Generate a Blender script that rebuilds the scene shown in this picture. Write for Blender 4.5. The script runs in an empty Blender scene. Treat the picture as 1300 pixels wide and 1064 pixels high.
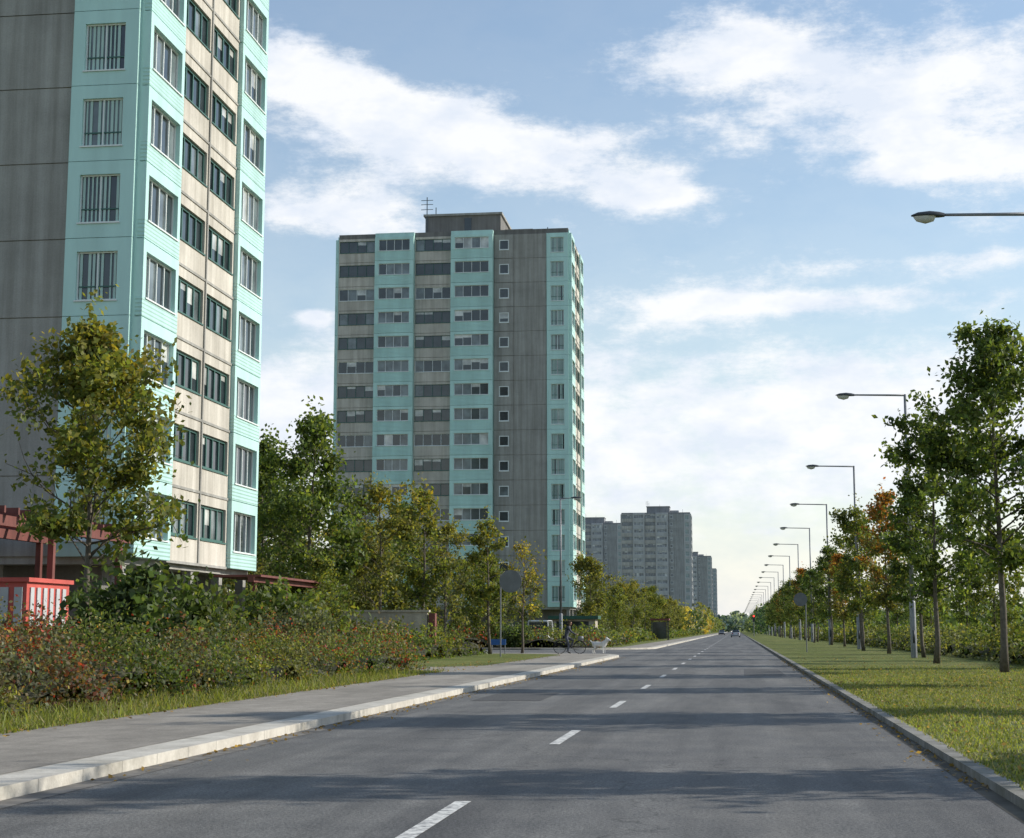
import bpy, math, random
import numpy as np
from mathutils import Vector
rad=math.radians
scene=bpy.context.scene
scene.view_settings.view_transform='Standard'
scene.view_settings.look='None'
scene.view_settings.exposure=0
COL=scene.collection

# ---------------------------------------------------------------- materials
def new_mat(name):
    m=bpy.data.materials.new(name); m.use_nodes=True
    nt=m.node_tree; nt.nodes.clear()
    out=nt.nodes.new('ShaderNodeOutputMaterial')
    b=nt.nodes.new('ShaderNodeBsdfPrincipled')
    nt.links.new(b.outputs[0],out.inputs[0])
    return m,nt,b,out
def noise(nt,vec,scale,detail=5,rough=.55):
    n=nt.nodes.new('ShaderNodeTexNoise'); n.inputs['Scale'].default_value=scale
    n.inputs['Detail'].default_value=detail; n.inputs['Roughness'].default_value=rough
    nt.links.new(vec,n.inputs['Vector']); return n.outputs['Fac']
def ramp(nt,fac,stops):
    r=nt.nodes.new('ShaderNodeValToRGB'); e=r.color_ramp.elements
    while len(e)<len(stops): e.new(.5)
    for i,(p,c) in enumerate(stops):
        e[i].position=p; e[i].color=(c[0],c[1],c[2],1)
    nt.links.new(fac,r.inputs['Fac']); return r.outputs['Color']
def mixc(nt,fac,a,b,mode='MIX'):
    m=nt.nodes.new('ShaderNodeMix'); m.data_type='RGBA'; m.blend_type=mode
    for s,v in ((m.inputs[0],fac),(m.inputs[6],a),(m.inputs[7],b)):
        if isinstance(v,(int,float)): s.default_value=v
        elif isinstance(v,tuple): s.default_value=(v[0],v[1],v[2],1)
        else: nt.links.new(v,s)
    return m.outputs[2]
def coords(nt,scale=(1,1,1),kind='Object'):
    tc=nt.nodes.new('ShaderNodeTexCoord'); mp=nt.nodes.new('ShaderNodeMapping')
    mp.inputs['Scale'].default_value=scale
    nt.links.new(tc.outputs[kind],mp.inputs[0]); return mp.outputs[0]
def bump(nt,b,h,strength=.3,dist=.02):
    n=nt.nodes.new('ShaderNodeBump'); n.inputs['Strength'].default_value=strength
    n.inputs['Distance'].default_value=dist
    nt.links.new(h,n.inputs['Height']); nt.links.new(n.outputs[0],b.inputs['Normal'])
def simple(name,col,rough=.7,var=.2,scale=1.0,metal=0,stretch=(1,1,1),bumps=0,spec=.4):
    m,nt,b,o=new_mat(name)
    v=coords(nt,stretch)
    f=noise(nt,v,scale)
    c1=tuple(c*(1-var) for c in col); c2=tuple(min(1,c*(1+var)) for c in col)
    nt.links.new(ramp(nt,f,[(.3,c1),(.7,c2)]),b.inputs['Base Color'])
    b.inputs['Roughness'].default_value=rough; b.inputs['Metallic'].default_value=metal
    b.inputs['Specular IOR Level'].default_value=spec
    if bumps: bump(nt,b,noise(nt,v,scale*12),bumps)
    return m

def leaf_mat(name,trans=.45):
    m,nt,b,o=new_mat(name)
    a=nt.nodes.new('ShaderNodeAttribute'); a.attribute_name='Col'
    nt.links.new(a.outputs['Color'],b.inputs['Base Color'])
    b.inputs['Roughness'].default_value=.55; b.inputs['Specular IOR Level'].default_value=.3
    t=nt.nodes.new('ShaderNodeBsdfTranslucent')
    nt.links.new(mixc(nt,1.0,a.outputs['Color'],(1.9,1.8,.8),'MULTIPLY'),t.inputs['Color'])
    ms=nt.nodes.new('ShaderNodeMixShader'); ms.inputs[0].default_value=trans
    nt.links.new(b.outputs[0],ms.inputs[1]); nt.links.new(t.outputs[0],ms.inputs[2])
    nt.links.new(ms.outputs[0],o.inputs[0])
    return m
LEAF=leaf_mat('foliage')
BARK=simple('bark',(.13,.11,.085),.9,.35,8,bumps=.5)

# ---------------------------------------------------------------- mesh helpers
def quadmesh(name,V,F,mats,midx=None,col=None,smooth=False):
    V=np.asarray(V,dtype=np.float32); F=np.asarray(F,dtype=np.int32)
    me=bpy.data.meshes.new(name)
    me.vertices.add(len(V)); me.vertices.foreach_set('co',V.ravel())
    n=len(F); me.loops.add(n*4); me.polygons.add(n)
    me.polygons.foreach_set('loop_start',np.arange(0,n*4,4,dtype=np.int32))
    me.loops.foreach_set('vertex_index',F.ravel())
    if midx is not None: me.polygons.foreach_set('material_index',np.asarray(midx,dtype=np.int32))
    me.update(calc_edges=True)
    if smooth is True: me.polygons.foreach_set('use_smooth',np.ones(n,dtype=bool))
    elif smooth is False: me.polygons.foreach_set('use_smooth',np.zeros(n,dtype=bool))
    else: me.polygons.foreach_set('use_smooth',np.asarray(smooth,dtype=bool))
    for m in mats: me.materials.append(m)
    if col is not None:
        at=me.color_attributes.new('Col','FLOAT_COLOR','CORNER')
        c=np.ones((n,4),dtype=np.float32); c[:,:3]=col
        at.data.foreach_set('color',np.repeat(c,4,axis=0).ravel())
    return me
def obj(name,me,loc=(0,0,0),rot=0,scale=1,parent=None):
    o=bpy.data.objects.new(name,me); o.location=loc; o.rotation_euler=(0,0,rot)
    o.scale=(scale,)*3 if isinstance(scale,(int,float)) else scale
    COL.objects.link(o)
    if parent: o.parent=parent
    return o
def empty(name,loc=(0,0,0),rot=0):
    o=bpy.data.objects.new(name,None); o.location=loc; o.rotation_euler=(0,0,rot)
    o.empty_display_size=.1; COL.objects.link(o); return o
BF=np.array([[0,3,2,1],[4,5,6,7],[0,1,5,4],[1,2,6,5],[2,3,7,6],[3,0,4,7]])
class Boxes:
    def __init__(s): s.V=[];s.F=[];s.M=[]
    def add(s,x0,x1,y0,y1,z0,z1,m=0):
        x0,x1=sorted((x0,x1));y0,y1=sorted((y0,y1));z0,z1=sorted((z0,z1))
        n=len(s.V)
        s.V+=[(x0,y0,z0),(x1,y0,z0),(x1,y1,z0),(x0,y1,z0),(x0,y0,z1),(x1,y0,z1),(x1,y1,z1),(x0,y1,z1)]
        s.F+=[list(f+n) for f in BF]; s.M+=[m]*6
    def tube(s,pts,r,sides=8,m=0):
        v,f=tube(pts,r,sides); n=len(s.V); s.V+=[tuple(q) for q in v]; s.F+=[list(q+n) for q in f]; s.M+=[m]*len(f)
    def mesh(s,name,mats,smooth=False): return quadmesh(name,s.V,s.F,mats,s.M,smooth=smooth)
def tube(pts,r,sides=8):
    pts=np.asarray(pts,float); n=len(pts)
    r=np.ones(n)*r if np.isscalar(r) else np.asarray(r,float)
    t=np.gradient(pts,axis=0); t/=np.linalg.norm(t,axis=1)[:,None]+1e-9
    ref=np.array([0,0,1.]) if abs(t[0,2])<.8 else np.array([1.,0,0])
    a=np.linspace(0,2*np.pi,sides,endpoint=False); V=[]
    for i in range(n):
        u=np.cross(t[i],ref); u/=np.linalg.norm(u)+1e-9; w=np.cross(t[i],u)
        V.append(pts[i]+r[i]*(np.cos(a)[:,None]*u+np.sin(a)[:,None]*w))
    V=np.concatenate(V); F=[]
    for i in range(n-1):
        for j in range(sides):
            k=(j+1)%sides
            F.append([i*sides+j,i*sides+k,(i+1)*sides+k,(i+1)*sides+j])
    c0=len(V); V=np.vstack([V,pts[0],pts[-1]])
    if sides%2==0:
        for j in range(0,sides,2):
            F.append([c0,(j+2)%sides,(j+1)%sides,j])
            b=(n-1)*sides; F.append([c0+1,b+j,b+j+1,b+(j+2)%sides])
    return V,np.array(F)
def leaves(pos,size,rng,flat=0.0):
    n=len(pos)
    u=rng.normal(size=(n,3)); u[:,2]*=(1-flat); u/=np.linalg.norm(u,axis=1)[:,None]
    w=rng.normal(size=(n,3)); w[:,2]*=(1-flat); w-=u*(w*u).sum(1)[:,None]; w/=np.linalg.norm(w,axis=1)[:,None]
    s=(size*rng.uniform(.6,1.3,n))[:,None]
    V=np.stack([pos-u*s,pos+w*s*.62,pos+u*s,pos-w*s*.62],1).reshape(-1,3)
    return V,np.arange(n*4).reshape(n,4)

# ---------------------------------------------------------------- trees
PAL={'green':[(.08,.12,.03),(.10,.14,.034),(.06,.095,.028),(.14,.17,.042)],
       'dark':[(.05,.082,.028),(.068,.105,.033),(.042,.068,.025),(.1,.13,.038)],
       'olive':[(.12,.14,.04),(.155,.16,.045),(.085,.105,.032),(.19,.18,.05)],
       'yellow':[(.22,.2,.04),(.28,.235,.04),(.14,.16,.036),(.34,.25,.035)],
       'orange':[(.38,.16,.03),(.44,.2,.03),(.22,.14,.03),(.4,.12,.025)],
       'left':[(.125,.155,.036),(.085,.12,.03),(.185,.18,.04),(.105,.135,.034)],
       'dry':[(.16,.13,.08),(.12,.10,.062),(.2,.16,.10),(.10,.09,.05)],
       'red':[(.13,.10,.05),(.2,.07,.04),(.09,.10,.035),(.16,.09,.045)],
       'grey':[(.10,.115,.065),(.13,.14,.085),(.08,.09,.05),(.11,.13,.06)]}
def palette(kind,rng,n):
    return np.array(PAL[kind])[rng.integers(0,4,n)]
def make_tree(name,seed,h,cb,cr,nl,kind,leaf=.11,toptint=None,nbr=34,spread=.2,trunk_r=None,tt0=.55,top=.13,updir=1.0):
    rng=np.random.default_rng(seed)
    V=[];F=[];M=[];off=0
    def addtube(p,r,s):
        nonlocal off
        v,f=tube(p,r,s); V.append(v);F.append(f+off);M.append(np.zeros(len(f),int));off+=len(v)
    tr=trunk_r or h*.0105
    tz=np.linspace(0,h*.95,12)
    wob=np.cumsum(rng.normal(0,.03,(12,2)),axis=0)*h/10; wob[0]=0
    tp=np.column_stack([wob,tz])
    addtube(tp,np.append(tr*1.4,np.linspace(tr,tr*.12,11)),8)
    pts=[];ids=[];wt=[]
    for i in range(nbr):
        t=(i+rng.uniform(0,1))/nbr
        z0=h*(cb+(.93-cb)*t)
        base=np.array([np.interp(z0,tz,tp[:,0]),np.interp(z0,tz,tp[:,1]),z0])
        az=i*2.399+rng.uniform(-.6,.6)
        L=cr*math.sin(math.pi*min(.97,t**.8*.84+top))**.8*rng.choice([.6,.85,1.0,1.25],p=[.25,.3,.3,.15])
        up=(rng.uniform(.3,.9)+t*.5)*updir
        L=min(L,(h*1.0-z0)/up+.3)
        d=np.array([math.cos(az),math.sin(az),up])
        q=np.linspace(0,1,5)
        p=base+np.outer(q*L,d); p[:,2]+=-.1*L*q**2; p+=rng.normal(0,.04*L,(5,3))*q[:,None]
        br=max(.007,tr*.34*(1-t*.6))
        addtube(p,np.linspace(br,br*.25,5),4)
        cw=rng.exponential(1.0)+.25
        for k in range(6):
            s=rng.uniform(.3,1); j=min(3,int(s*4)); b0=p[j]+(p[j+1]-p[j])*(s*4-j)
            dd=d*.6+rng.normal(0,.6,3); dd/=np.linalg.norm(dd); l2=L*rng.uniform(.2,.5)+.12
            e=b0+dd*l2
            addtube(np.array([b0,(b0+e)/2+rng.normal(0,.03,3),e]),np.array([br*.4,br*.3,br*.15]),4)
            cw2=cw*(rng.exponential(1.0)+.15)
            for q2 in (.4,.7,1.0): pts.append(b0+(e-b0)*q2); ids.append(i*7+k); wt.append(cw2)
        for q2 in (.6,.8,1.0): pts.append(base+(p[4]-base)*q2); ids.append(i*7+6); wt.append(cw)
    for q2 in np.linspace(.84,1.03,8): pts.append(np.array([tp[-1,0],tp[-1,1],h*q2])); ids.append(9999); wt.append(.8)
    pts=np.array(pts); ids=np.array(ids); w=np.array(wt); w=np.minimum(w,4); w/=w.sum()
    ch=rng.choice(len(pts),nl,p=w)
    pos=pts[ch]+rng.normal(0,1,(nl,3))*np.array([spread,spread,spread*.7])
    keep=pos[:,2]>cb*h*.8; pos=pos[keep]; ch=ch[keep]; n=len(pos)
    clb=rng.uniform(.65,1.35,20000)[ids[ch]]
    col=palette(kind,rng,n)*clb[:,None]*rng.uniform(.7,1.35,n)[:,None]
    if toptint is not None:
        cl=rng.uniform(0,1,20000)[ids[ch]]
        tt=np.clip((pos[:,2]/h-tt0)*1.8+(cl-.5)*.9,0,1)*(rng.uniform(0,1,n)<.75)
        ct=palette(toptint,rng,n); col=col*(1-tt[:,None])+ct*tt[:,None]
    lv,lf=leaves(pos,leaf,rng)
    V.append(lv);F.append(lf+off);M.append(np.ones(n,int))
    V=np.vstack(V);F=np.vstack(F);M=np.concatenate(M)
    c=np.full((len(F),3),.1); c[M==1]=col
    return quadmesh(name,V,F,[BARK,LEAF],M,c,smooth=(M==0))

T_right1=make_tree('maple_big',1,11.2,.28,2.3,15000,'green',.1,nbr=46,spread=.2)
T_right2=make_tree('maple_mid',2,10,.24,1.95,9500,'green',.105,nbr=38,spread=.2)
T_right3=make_tree('maple_c',3,9.3,.24,1.6,5800,'green',.11,nbr=32,spread=.2)
T_right4=make_tree('maple_d',13,9.5,.26,1.5,5000,'left',.11,nbr=30,spread=.2)
T_orange=make_tree('maple_orange',4,9.6,.24,1.35,5600,'olive',.11,toptint='orange',nbr=30,tt0=.4)
T_left=make_tree('maple_left',5,8.7,.3,2.05,13500,'left',.08,toptint='yellow',nbr=44,spread=.17,trunk_r=.085,tt0=.6,top=.2)
T_dense=make_tree('tree_dense',6,12,.1,2.3,11500,'green',.12,nbr=50,spread=.26)
T_yel=make_tree('tree_yellow',7,10,.15,2.3,5000,'olive',.12,toptint='yellow',nbr=34,spread=.22,tt0=.62)
T_thin=make_tree('tree_thin',8,9.5,.2,1.5,3600,'left',.12,toptint='yellow',nbr=30,spread=.18,tt0=.62)
T_bare=make_tree('tree_bare',9,6.5,.3,1.2,700,'yellow',.09,nbr=30,spread=.16)
T_bushy=make_tree('bushy',10,9,.05,2.3,6500,'olive',.13,toptint='yellow',nbr=36,spread=.26,tt0=.7)
T_bushg=make_tree('bushg',11,9,.05,2.3,7000,'left',.13,nbr=36,spread=.26)
rr=random.Random(5)
def put(name,me,x,y,s=1.0,rot=None,sx=1.0):
    return obj(name,me,(x,y,.08),rr.uniform(0,6.28) if rot is None else rot,(s*sx,s*sx,s))
put('maple_tree',T_left,-14.6,36,1.0,0.6)
for y,m,s in ((42.5,T_right2,.95),(30,T_right1,.9),(19,T_right2,.9),(7,T_right1,.9)): put('maple_tree',m,9.6,y,s)
put('maple_tree',T_right1,8.35,54.3,1.0,0.3)
put('maple_tree',T_right2,7.9,68.4,1.0,1.2)
put('maple_tree',T_right3,9.0,83,.86)
put('maple_tree',T_orange,8.5,96,.98)
y=110
i=0
while y<420:
    put('maple_tree',[T_right4,T_right2,T_orange,T_right3,T_right4,T_right3][i%6],8.6+rr.uniform(-.5,.5),y+rr.uniform(-1,1),rr.uniform(.8,1.02)); y+=13.5; i+=1
for (x,y,s,m) in [(13.6,61,.72,T_right2),(14.5,76,.78,T_right3),(14,94,.66,T_bushg),(15,112,.72,T_right3),(15,132,.66,T_bushg),(15,160,.75,T_right2),(15,200,.75,T_bushg)]:
    put('deciduous_tree',m,x,y,s)
for (x,y,s,m) in [(-20.3,77,1.0,T_dense),(-25,86,.98,T_dense),(-29,100,1.05,T_dense),(-18.6,86,.93,T_yel),(-22,97,.85,T_bushg),
    (-16.9,90,1.0,T_thin),(-21.5,122,.95,T_yel),(-26,126,.95,T_dense),(-13.2,89,.8,T_thin),(-19,127,.78,T_bushg),(-20.5,91,.72,T_bushy),
    (-11.9,92.5,.98,T_bare),(-30,123,.95,T_yel),(-22.5,72,.6,T_bushy),(-22,134,.75,T_bushg),(-18.4,72,.5,T_bushg),(-16.2,131,.66,T_thin),(-25,92,.85,T_yel)]:
    put('deciduous_tree',m,x,y,s)
y=160;i=0
while y<420:
    put('deciduous_tree',[T_bushy,T_thin,T_bushg,T_yel,T_thin][i%5],-12.5-rr.uniform(0,3),y,rr.uniform(.65,.92))
    if i%2==0: put('deciduous_tree',T_bushg,-19-rr.uniform(0,4),y+5,rr.uniform(.6,.85))
    y+=15;i+=1

def mass(name,x0,x1,y0,y1,h0,h1,n,kinds,leaf,seed,tint=(1,1,1),clump=2.2):
    rng=np.random.default_rng(seed)
    nc=max(6,int(n/130)); cx=rng.uniform(x0,x1,nc); cy=rng.uniform(y0,y1,nc); ch=rng.uniform(h0,h1,nc)
    k=rng.integers(0,nc,n); t=rng.beta(1.6,1.4,n)
    rr_=clump*np.sqrt(np.clip(np.sin(np.pi*(t*.9+.08)),0,1))*rng.uniform(.4,1.1,n); a=rng.uniform(0,6.28,n)
    pos=np.column_stack([cx[k]+rr_*np.cos(a),cy[k]+rr_*np.sin(a),ch[k]*(.04+t*.96)])
    cb=rng.uniform(.6,1.4,nc); pal=np.array([palette(kinds[i%len(kinds)],rng,1)[0] for i in range(nc)])
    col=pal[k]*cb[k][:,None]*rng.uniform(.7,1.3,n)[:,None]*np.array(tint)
    V,F=leaves(pos,leaf,rng)
    return obj(name,quadmesh(name,V,F,[LEAF],None,col))
mass('distant_tree_row',7.5,16,420,1100,6,9.5,22000,['green','dark','olive'],.5,21,(1.0,1.1,1.9),3)  # bluish tint on far rows and woodland paints distance haze into leaves
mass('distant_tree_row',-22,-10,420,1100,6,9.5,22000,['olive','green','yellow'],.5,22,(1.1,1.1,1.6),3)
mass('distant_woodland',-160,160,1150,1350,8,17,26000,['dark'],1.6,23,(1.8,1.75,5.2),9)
mass('background_woodland',-75,-30,135,170,5,10,14000,['dark','olive'],.28,24,(1,1,1),2.6)
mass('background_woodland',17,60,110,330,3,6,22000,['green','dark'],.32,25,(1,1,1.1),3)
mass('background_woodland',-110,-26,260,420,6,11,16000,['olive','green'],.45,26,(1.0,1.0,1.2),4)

# ---------------------------------------------------------------- shrub masses: many separate bushes
def field(x,y,seed):
    r=np.random.default_rng(seed); z=0
    for i,s in enumerate((.35,.7,1.3,2.4)):
        a,b,c,d=r.uniform(-1,1,4)*6.28
        z=z+(np.sin(x*s*1.3+a+1.3*np.sin(y*s*.7+b))*np.cos(y*s+c+1.1*np.sin(x*s*.8+d)))/(1+i*.8)
    return z/2.2
SOIL=simple('undergrowth',(.05,.05,.027),.95,.5,3)
def shrubs(name,x0,x1,y0,y1,h,n,kinds,leaf,seed,red=.03,dry=.0,cell=1.25,rmin=.6,rmax=1.35):
    rng=np.random.default_rng(seed)
    nc=int((x1-x0)*(y1-y0)/cell)
    mx=rng.uniform(x0+.3,x1-.3,nc); my=rng.uniform(y0+.4,y1-.4,nc)
    if x0<0: mx=x1-(mx-x0)+.0 if False else mx
    mr=rng.uniform(rmin,rmax,nc)
    side=np.minimum(mx-x0,x1-mx)                       # distance from either long edge
    mh=h*rng.uniform(.45,1.05,nc)*(.85+.3*field(mx,my,seed)); mh=np.minimum(mh,.42*h+side*.8)
    mr=np.minimum(mr,side+.55)
    mk=np.array([kinds[j] for j in rng.integers(0,len(kinds),nc)]); mb=rng.uniform(.7,1.3,nc); mred=rng.uniform(0,1,nc)<.16
    def height(x,y):
        e=np.clip(np.minimum((x-x0),(x1-x))/.6+field(x*2,y*2,seed)*.5,0,1); H=.2*h*e; K=np.zeros(x.shape,int)
        for j in range(nc):
            d=((x-mx[j])**2+(y-my[j])**2)/mr[j]**2
            v=mh[j]*np.clip(1-d,0,1)**.6; b=v>H
            H=np.where(b,v,H); K=np.where(b,j,K)
        return H,K
    nx=min(60,max(8,int((x1-x0)/.3))); ny=min(300,max(8,int((y1-y0)/.3)))
    gx,gy=np.meshgrid(np.linspace(x0+.3,x1-.3,nx),np.linspace(y0+.3,y1-.3,ny),indexing='ij')
    gz=np.maximum(0,height(gx,gy)[0]*.5-.12)+.012
    V=np.column_stack([gx.ravel(),gy.ravel(),gz.ravel()])
    idx=np.arange(nx*ny).reshape(nx,ny)
    F=np.stack([idx[:-1,:-1],idx[1:,:-1],idx[1:,1:],idx[:-1,1:]],-1).reshape(-1,4)
    # (a) leaves over the canopy surface
    na=int(n*.45)
    x=rng.uniform(x0-.1,x1+.1,na); y=rng.uniform(y0,y1,na)
    if y1-y0>20: y=y0+(y1-y0)*rng.beta(1,1.5,na)
    hh,K=height(x,y); t=rng.uniform(0,1,na)**.5
    z=hh*t+rng.normal(0,.05,na)
    # (b) leaves over each bush's rounded shell (covers its sides)
    nb=n-na; w=mr*mh*(1.6-.9*(my-y0)/(y1-y0) if y1-y0>20 else 1); w=w/w.sum(); K2=rng.choice(nc,nb,p=w)
    a=rng.uniform(0,6.283,nb); el_=np.arcsin(rng.uniform(0,1,nb)); lump=1+.16*np.sin(a*3+K2)+.13*np.sin(a*7+el_*5+K2*2)
    rad_=rng.uniform(.72,1.06,nb)*lump
    x2=mx[K2]+mr[K2]*rad_*np.cos(el_)*np.cos(a); y2=my[K2]+mr[K2]*rad_*np.cos(el_)*np.sin(a); z2=mh[K2]*rad_*np.sin(el_)*1.02
    t2=np.clip(z2/(mh[K2]+.01),0,1)
    # (c) upright shoots
    x=np.concatenate([x,x2]);y=np.concatenate([y,y2]);z=np.concatenate([z,z2]);K=np.concatenate([K,K2]);t=np.concatenate([t,t2])
    ns=int(nc*7); sj=rng.integers(0,nc,ns); sa=rng.uniform(0,6.28,ns); sr=mr[sj]*rng.uniform(0,.8,ns)
    sx=mx[sj]+sr*np.cos(sa); sy=my[sj]+sr*np.sin(sa); sl=rng.uniform(.15,.6,ns)*h/1.9
    ks=rng.integers(0,ns,int(n*.06)); q=rng.uniform(0,1,len(ks)); lean=rng.normal(0,.25,(ns,2))
    x=np.concatenate([x,sx[ks]+lean[ks,0]*q*sl[ks]]); y=np.concatenate([y,sy[ks]+lean[ks,1]*q*sl[ks]])
    z=np.concatenate([z,mh[sj[ks]]*np.sqrt(np.clip(1-(sr[ks]/mr[sj[ks]])**2,0,1))*.9+q*sl[ks]]); K=np.concatenate([K,sj[ks]]); t=np.concatenate([t,np.ones(len(ks))])
    n=len(x); z=np.maximum(z,.03); x=x+rng.normal(0,.03,n)
    col=np.zeros((n,3)); kk=mk[K]
    for kd in set(kinds):
        m=kk==kd; col[m]=palette(kd,rng,m.sum())
    col*=mb[K][:,None]*rng.uniform(.55,1.4,n)[:,None]
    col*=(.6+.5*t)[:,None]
    rm=(rng.uniform(0,1,n)<red*(.4+9*mred[K]))
    rc=np.where((rng.uniform(0,1,n)<.6)[:,None],np.array([.34,.05,.035]),np.array([.36,.16,.05]))
    col[rm]=(rc*rng.uniform(.4,1.2,n)[:,None])[rm]
    dm=(rng.uniform(0,1,n)<dry); col[dm]=np.array([.28,.24,.15])*rng.uniform(.4,1.2,dm.sum())[:,None]
    lv,lf=leaves(np.column_stack([x,y,z]),leaf,rng)
    V=np.vstack([V,lv]); M=np.concatenate([np.zeros(len(F),int),np.ones(len(lf),int)])
    c=np.vstack([np.full((len(F),3),.05),col])
    F=np.vstack([F,lf+nx*ny])
    return obj(name,quadmesh(name,V,F,[SOIL,LEAF],M,c,smooth=(M==0)),(0,0,.13))
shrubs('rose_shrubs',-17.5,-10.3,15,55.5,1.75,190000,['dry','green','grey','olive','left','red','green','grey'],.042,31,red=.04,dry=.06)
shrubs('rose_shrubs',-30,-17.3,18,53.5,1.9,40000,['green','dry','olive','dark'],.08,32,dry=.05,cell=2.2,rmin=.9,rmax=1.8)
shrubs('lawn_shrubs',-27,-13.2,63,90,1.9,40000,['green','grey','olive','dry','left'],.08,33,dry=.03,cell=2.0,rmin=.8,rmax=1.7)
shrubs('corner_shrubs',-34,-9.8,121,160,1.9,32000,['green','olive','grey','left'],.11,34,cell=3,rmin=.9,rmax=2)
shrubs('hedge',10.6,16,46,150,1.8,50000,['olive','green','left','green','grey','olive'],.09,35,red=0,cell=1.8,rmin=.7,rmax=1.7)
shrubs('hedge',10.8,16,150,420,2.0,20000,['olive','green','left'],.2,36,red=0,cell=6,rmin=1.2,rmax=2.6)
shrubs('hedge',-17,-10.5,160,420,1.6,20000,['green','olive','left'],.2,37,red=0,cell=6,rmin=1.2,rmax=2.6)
def big_bush(name,seed,loc,h,r,n,kind,leaf):
    rng=np.random.default_rng(seed); V=[];F=[];M=[];off=0;P=[]
    for i in range(26):
        a=rng.uniform(0,6.28); tl=rng.uniform(.2,1); L=h*rng.uniform(.6,1)
        q=np.linspace(0,1,6); p=np.column_stack([np.cos(a)*r*tl*q**1.2,np.sin(a)*r*tl*q**1.2,L*q*(1-.25*tl*q)])
        v,f=tube(p,np.linspace(.02,.005,6),4); V.append(v);F.append(f+off);M.append(np.zeros(len(f),int));off+=len(v)
        for s in q[1:]: P.append(p[int(round(s*5))])
    P=np.array(P); k=rng.integers(0,len(P),n); pos=P[k]+rng.normal(0,.18,(n,3)); pos[:,2]=np.maximum(pos[:,2],.05)
    col=palette(kind,rng,n)*rng.uniform(.6,1.4,len(P))[k][:,None]*rng.uniform(.7,1.3,n)[:,None]
    lv,lf=leaves(pos,leaf,rng); V.append(lv);F.append(lf+off);M.append(np.ones(n,int))
    V=np.vstack(V);F=np.vstack(F);M=np.concatenate(M);c=np.full((len(F),3),.1);c[M==1]=col
    return obj(name,quadmesh(name,V,F,[BARK,LEAF],M,c),loc)
big_bush('elder_bush',41,(-13.2,35.5,.1),3.1,1.4,3600,'dark',.11)
big_bush('elder_bush',42,(-12.6,38.5,.1),2.7,1.3,3200,'green',.10)
big_bush('elder_bush',43,(-15.5,41,.1),2.9,1.3,3000,'dark',.11)
big_bush('elder_bush',44,(-17.2,60,.1),3.2,1.7,4000,'green',.12)
big_bush('elder_bush',45,(-16.8,65,.1),2.9,1.7,4000,'left',.12)
big_bush('elder_bush',46,(-14.2,53,.1),2.3,1.5,3000,'grey',.07)
big_bush('elder_bush',48,(-16.2,121.2,.1),1.9,1.6,2500,'dark',.10)

# ---------------------------------------------------------------- ground, road
def grass_material():
    m,nt,b,o=new_mat('lawn')
    v=coords(nt)
    c1=ramp(nt,noise(nt,v,.3,7,.65),[(.3,(.10,.13,.034)),(.5,(.155,.18,.046)),(.7,(.23,.215,.085))])
    c2=ramp(nt,noise(nt,v,14,3),[(.3,(.5,.5,.5)),(.7,(1.3,1.3,1.3))])
    c3=ramp(nt,noise(nt,v,1.6,6,.7),[(.35,(.7,.7,.7)),(.7,(1.25,1.25,1.2))])
    c=mixc(nt,1.0,c1,c2,'MULTIPLY'); c=mixc(nt,1.0,c,c3,'MULTIPLY')
    nt.links.new(c,b.inputs['Base Color']); b.inputs['Roughness'].default_value=.9
    b.inputs['Specular IOR Level'].default_value=.15
    bump(nt,b,noise(nt,v,30,3),.6,.05)
    return m
GRASS=grass_material()
def asphalt_material():
    m,nt,b,o=new_mat('asphalt')
    v=coords(nt)
    fine=noise(nt,v,38,3,.85); mid=noise(nt,v,1.2,6,.6); lng=noise(nt,coords(nt,(1.3,.05,1)),1.0,4,.6); patch=noise(nt,coords(nt,(.5,.12,1)),1.0,6,.7)
    c=ramp(nt,fine,[(.34,(.06,.059,.057)),(.66,(.2,.196,.19))])
    c=mixc(nt,1.0,c,ramp(nt,mid,[(.3,(.78,.78,.78)),(.7,(1.16,1.16,1.15))]),'MULTIPLY')
    c=mixc(nt,1.0,c,ramp(nt,lng,[(.35,(.75,.75,.75)),(.65,(1.22,1.22,1.2))]),'MULTIPLY')
    c=mixc(nt,1.0,c,ramp(nt,patch,[(.36,(.78,.78,.8)),(.5,(1,1,1)),(.66,(1.17,1.15,1.12))]),'MULTIPLY')
    vo=nt.nodes.new('ShaderNodeTexVoronoi'); vo.feature='DISTANCE_TO_EDGE'; vo.inputs['Scale'].default_value=.16
    wv=nt.nodes.new('ShaderNodeVectorMath'); wv.operation='MULTIPLY_ADD'
    nz=nt.nodes.new('ShaderNodeTexNoise'); nz.inputs['Scale'].default_value=1.2; nz.inputs['Detail'].default_value=6
    nt.links.new(v,nz.inputs['Vector']); nt.links.new(nz.outputs['Color'],wv.inputs[0]); wv.inputs[1].default_value=(2,2,2); nt.links.new(v,wv.inputs[2])
    nt.links.new(wv.outputs[0],vo.inputs['Vector'])
    c=mixc(nt,1.0,c,ramp(nt,vo.outputs['Distance'],[(.0,(.6,.6,.6)),(.006,(1,1,1))]),'MULTIPLY')
    nt.links.new(c,b.inputs['Base Color'])
    r=ramp(nt,mid,[(.3,(.66,)*3),(.7,(.8,)*3)]); nt.links.new(r,b.inputs['Roughness'])
    b.inputs['Specular IOR Level'].default_value=.35
    bump(nt,b,fine,.7,.012)
    return m
ASPH=asphalt_material()
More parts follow.
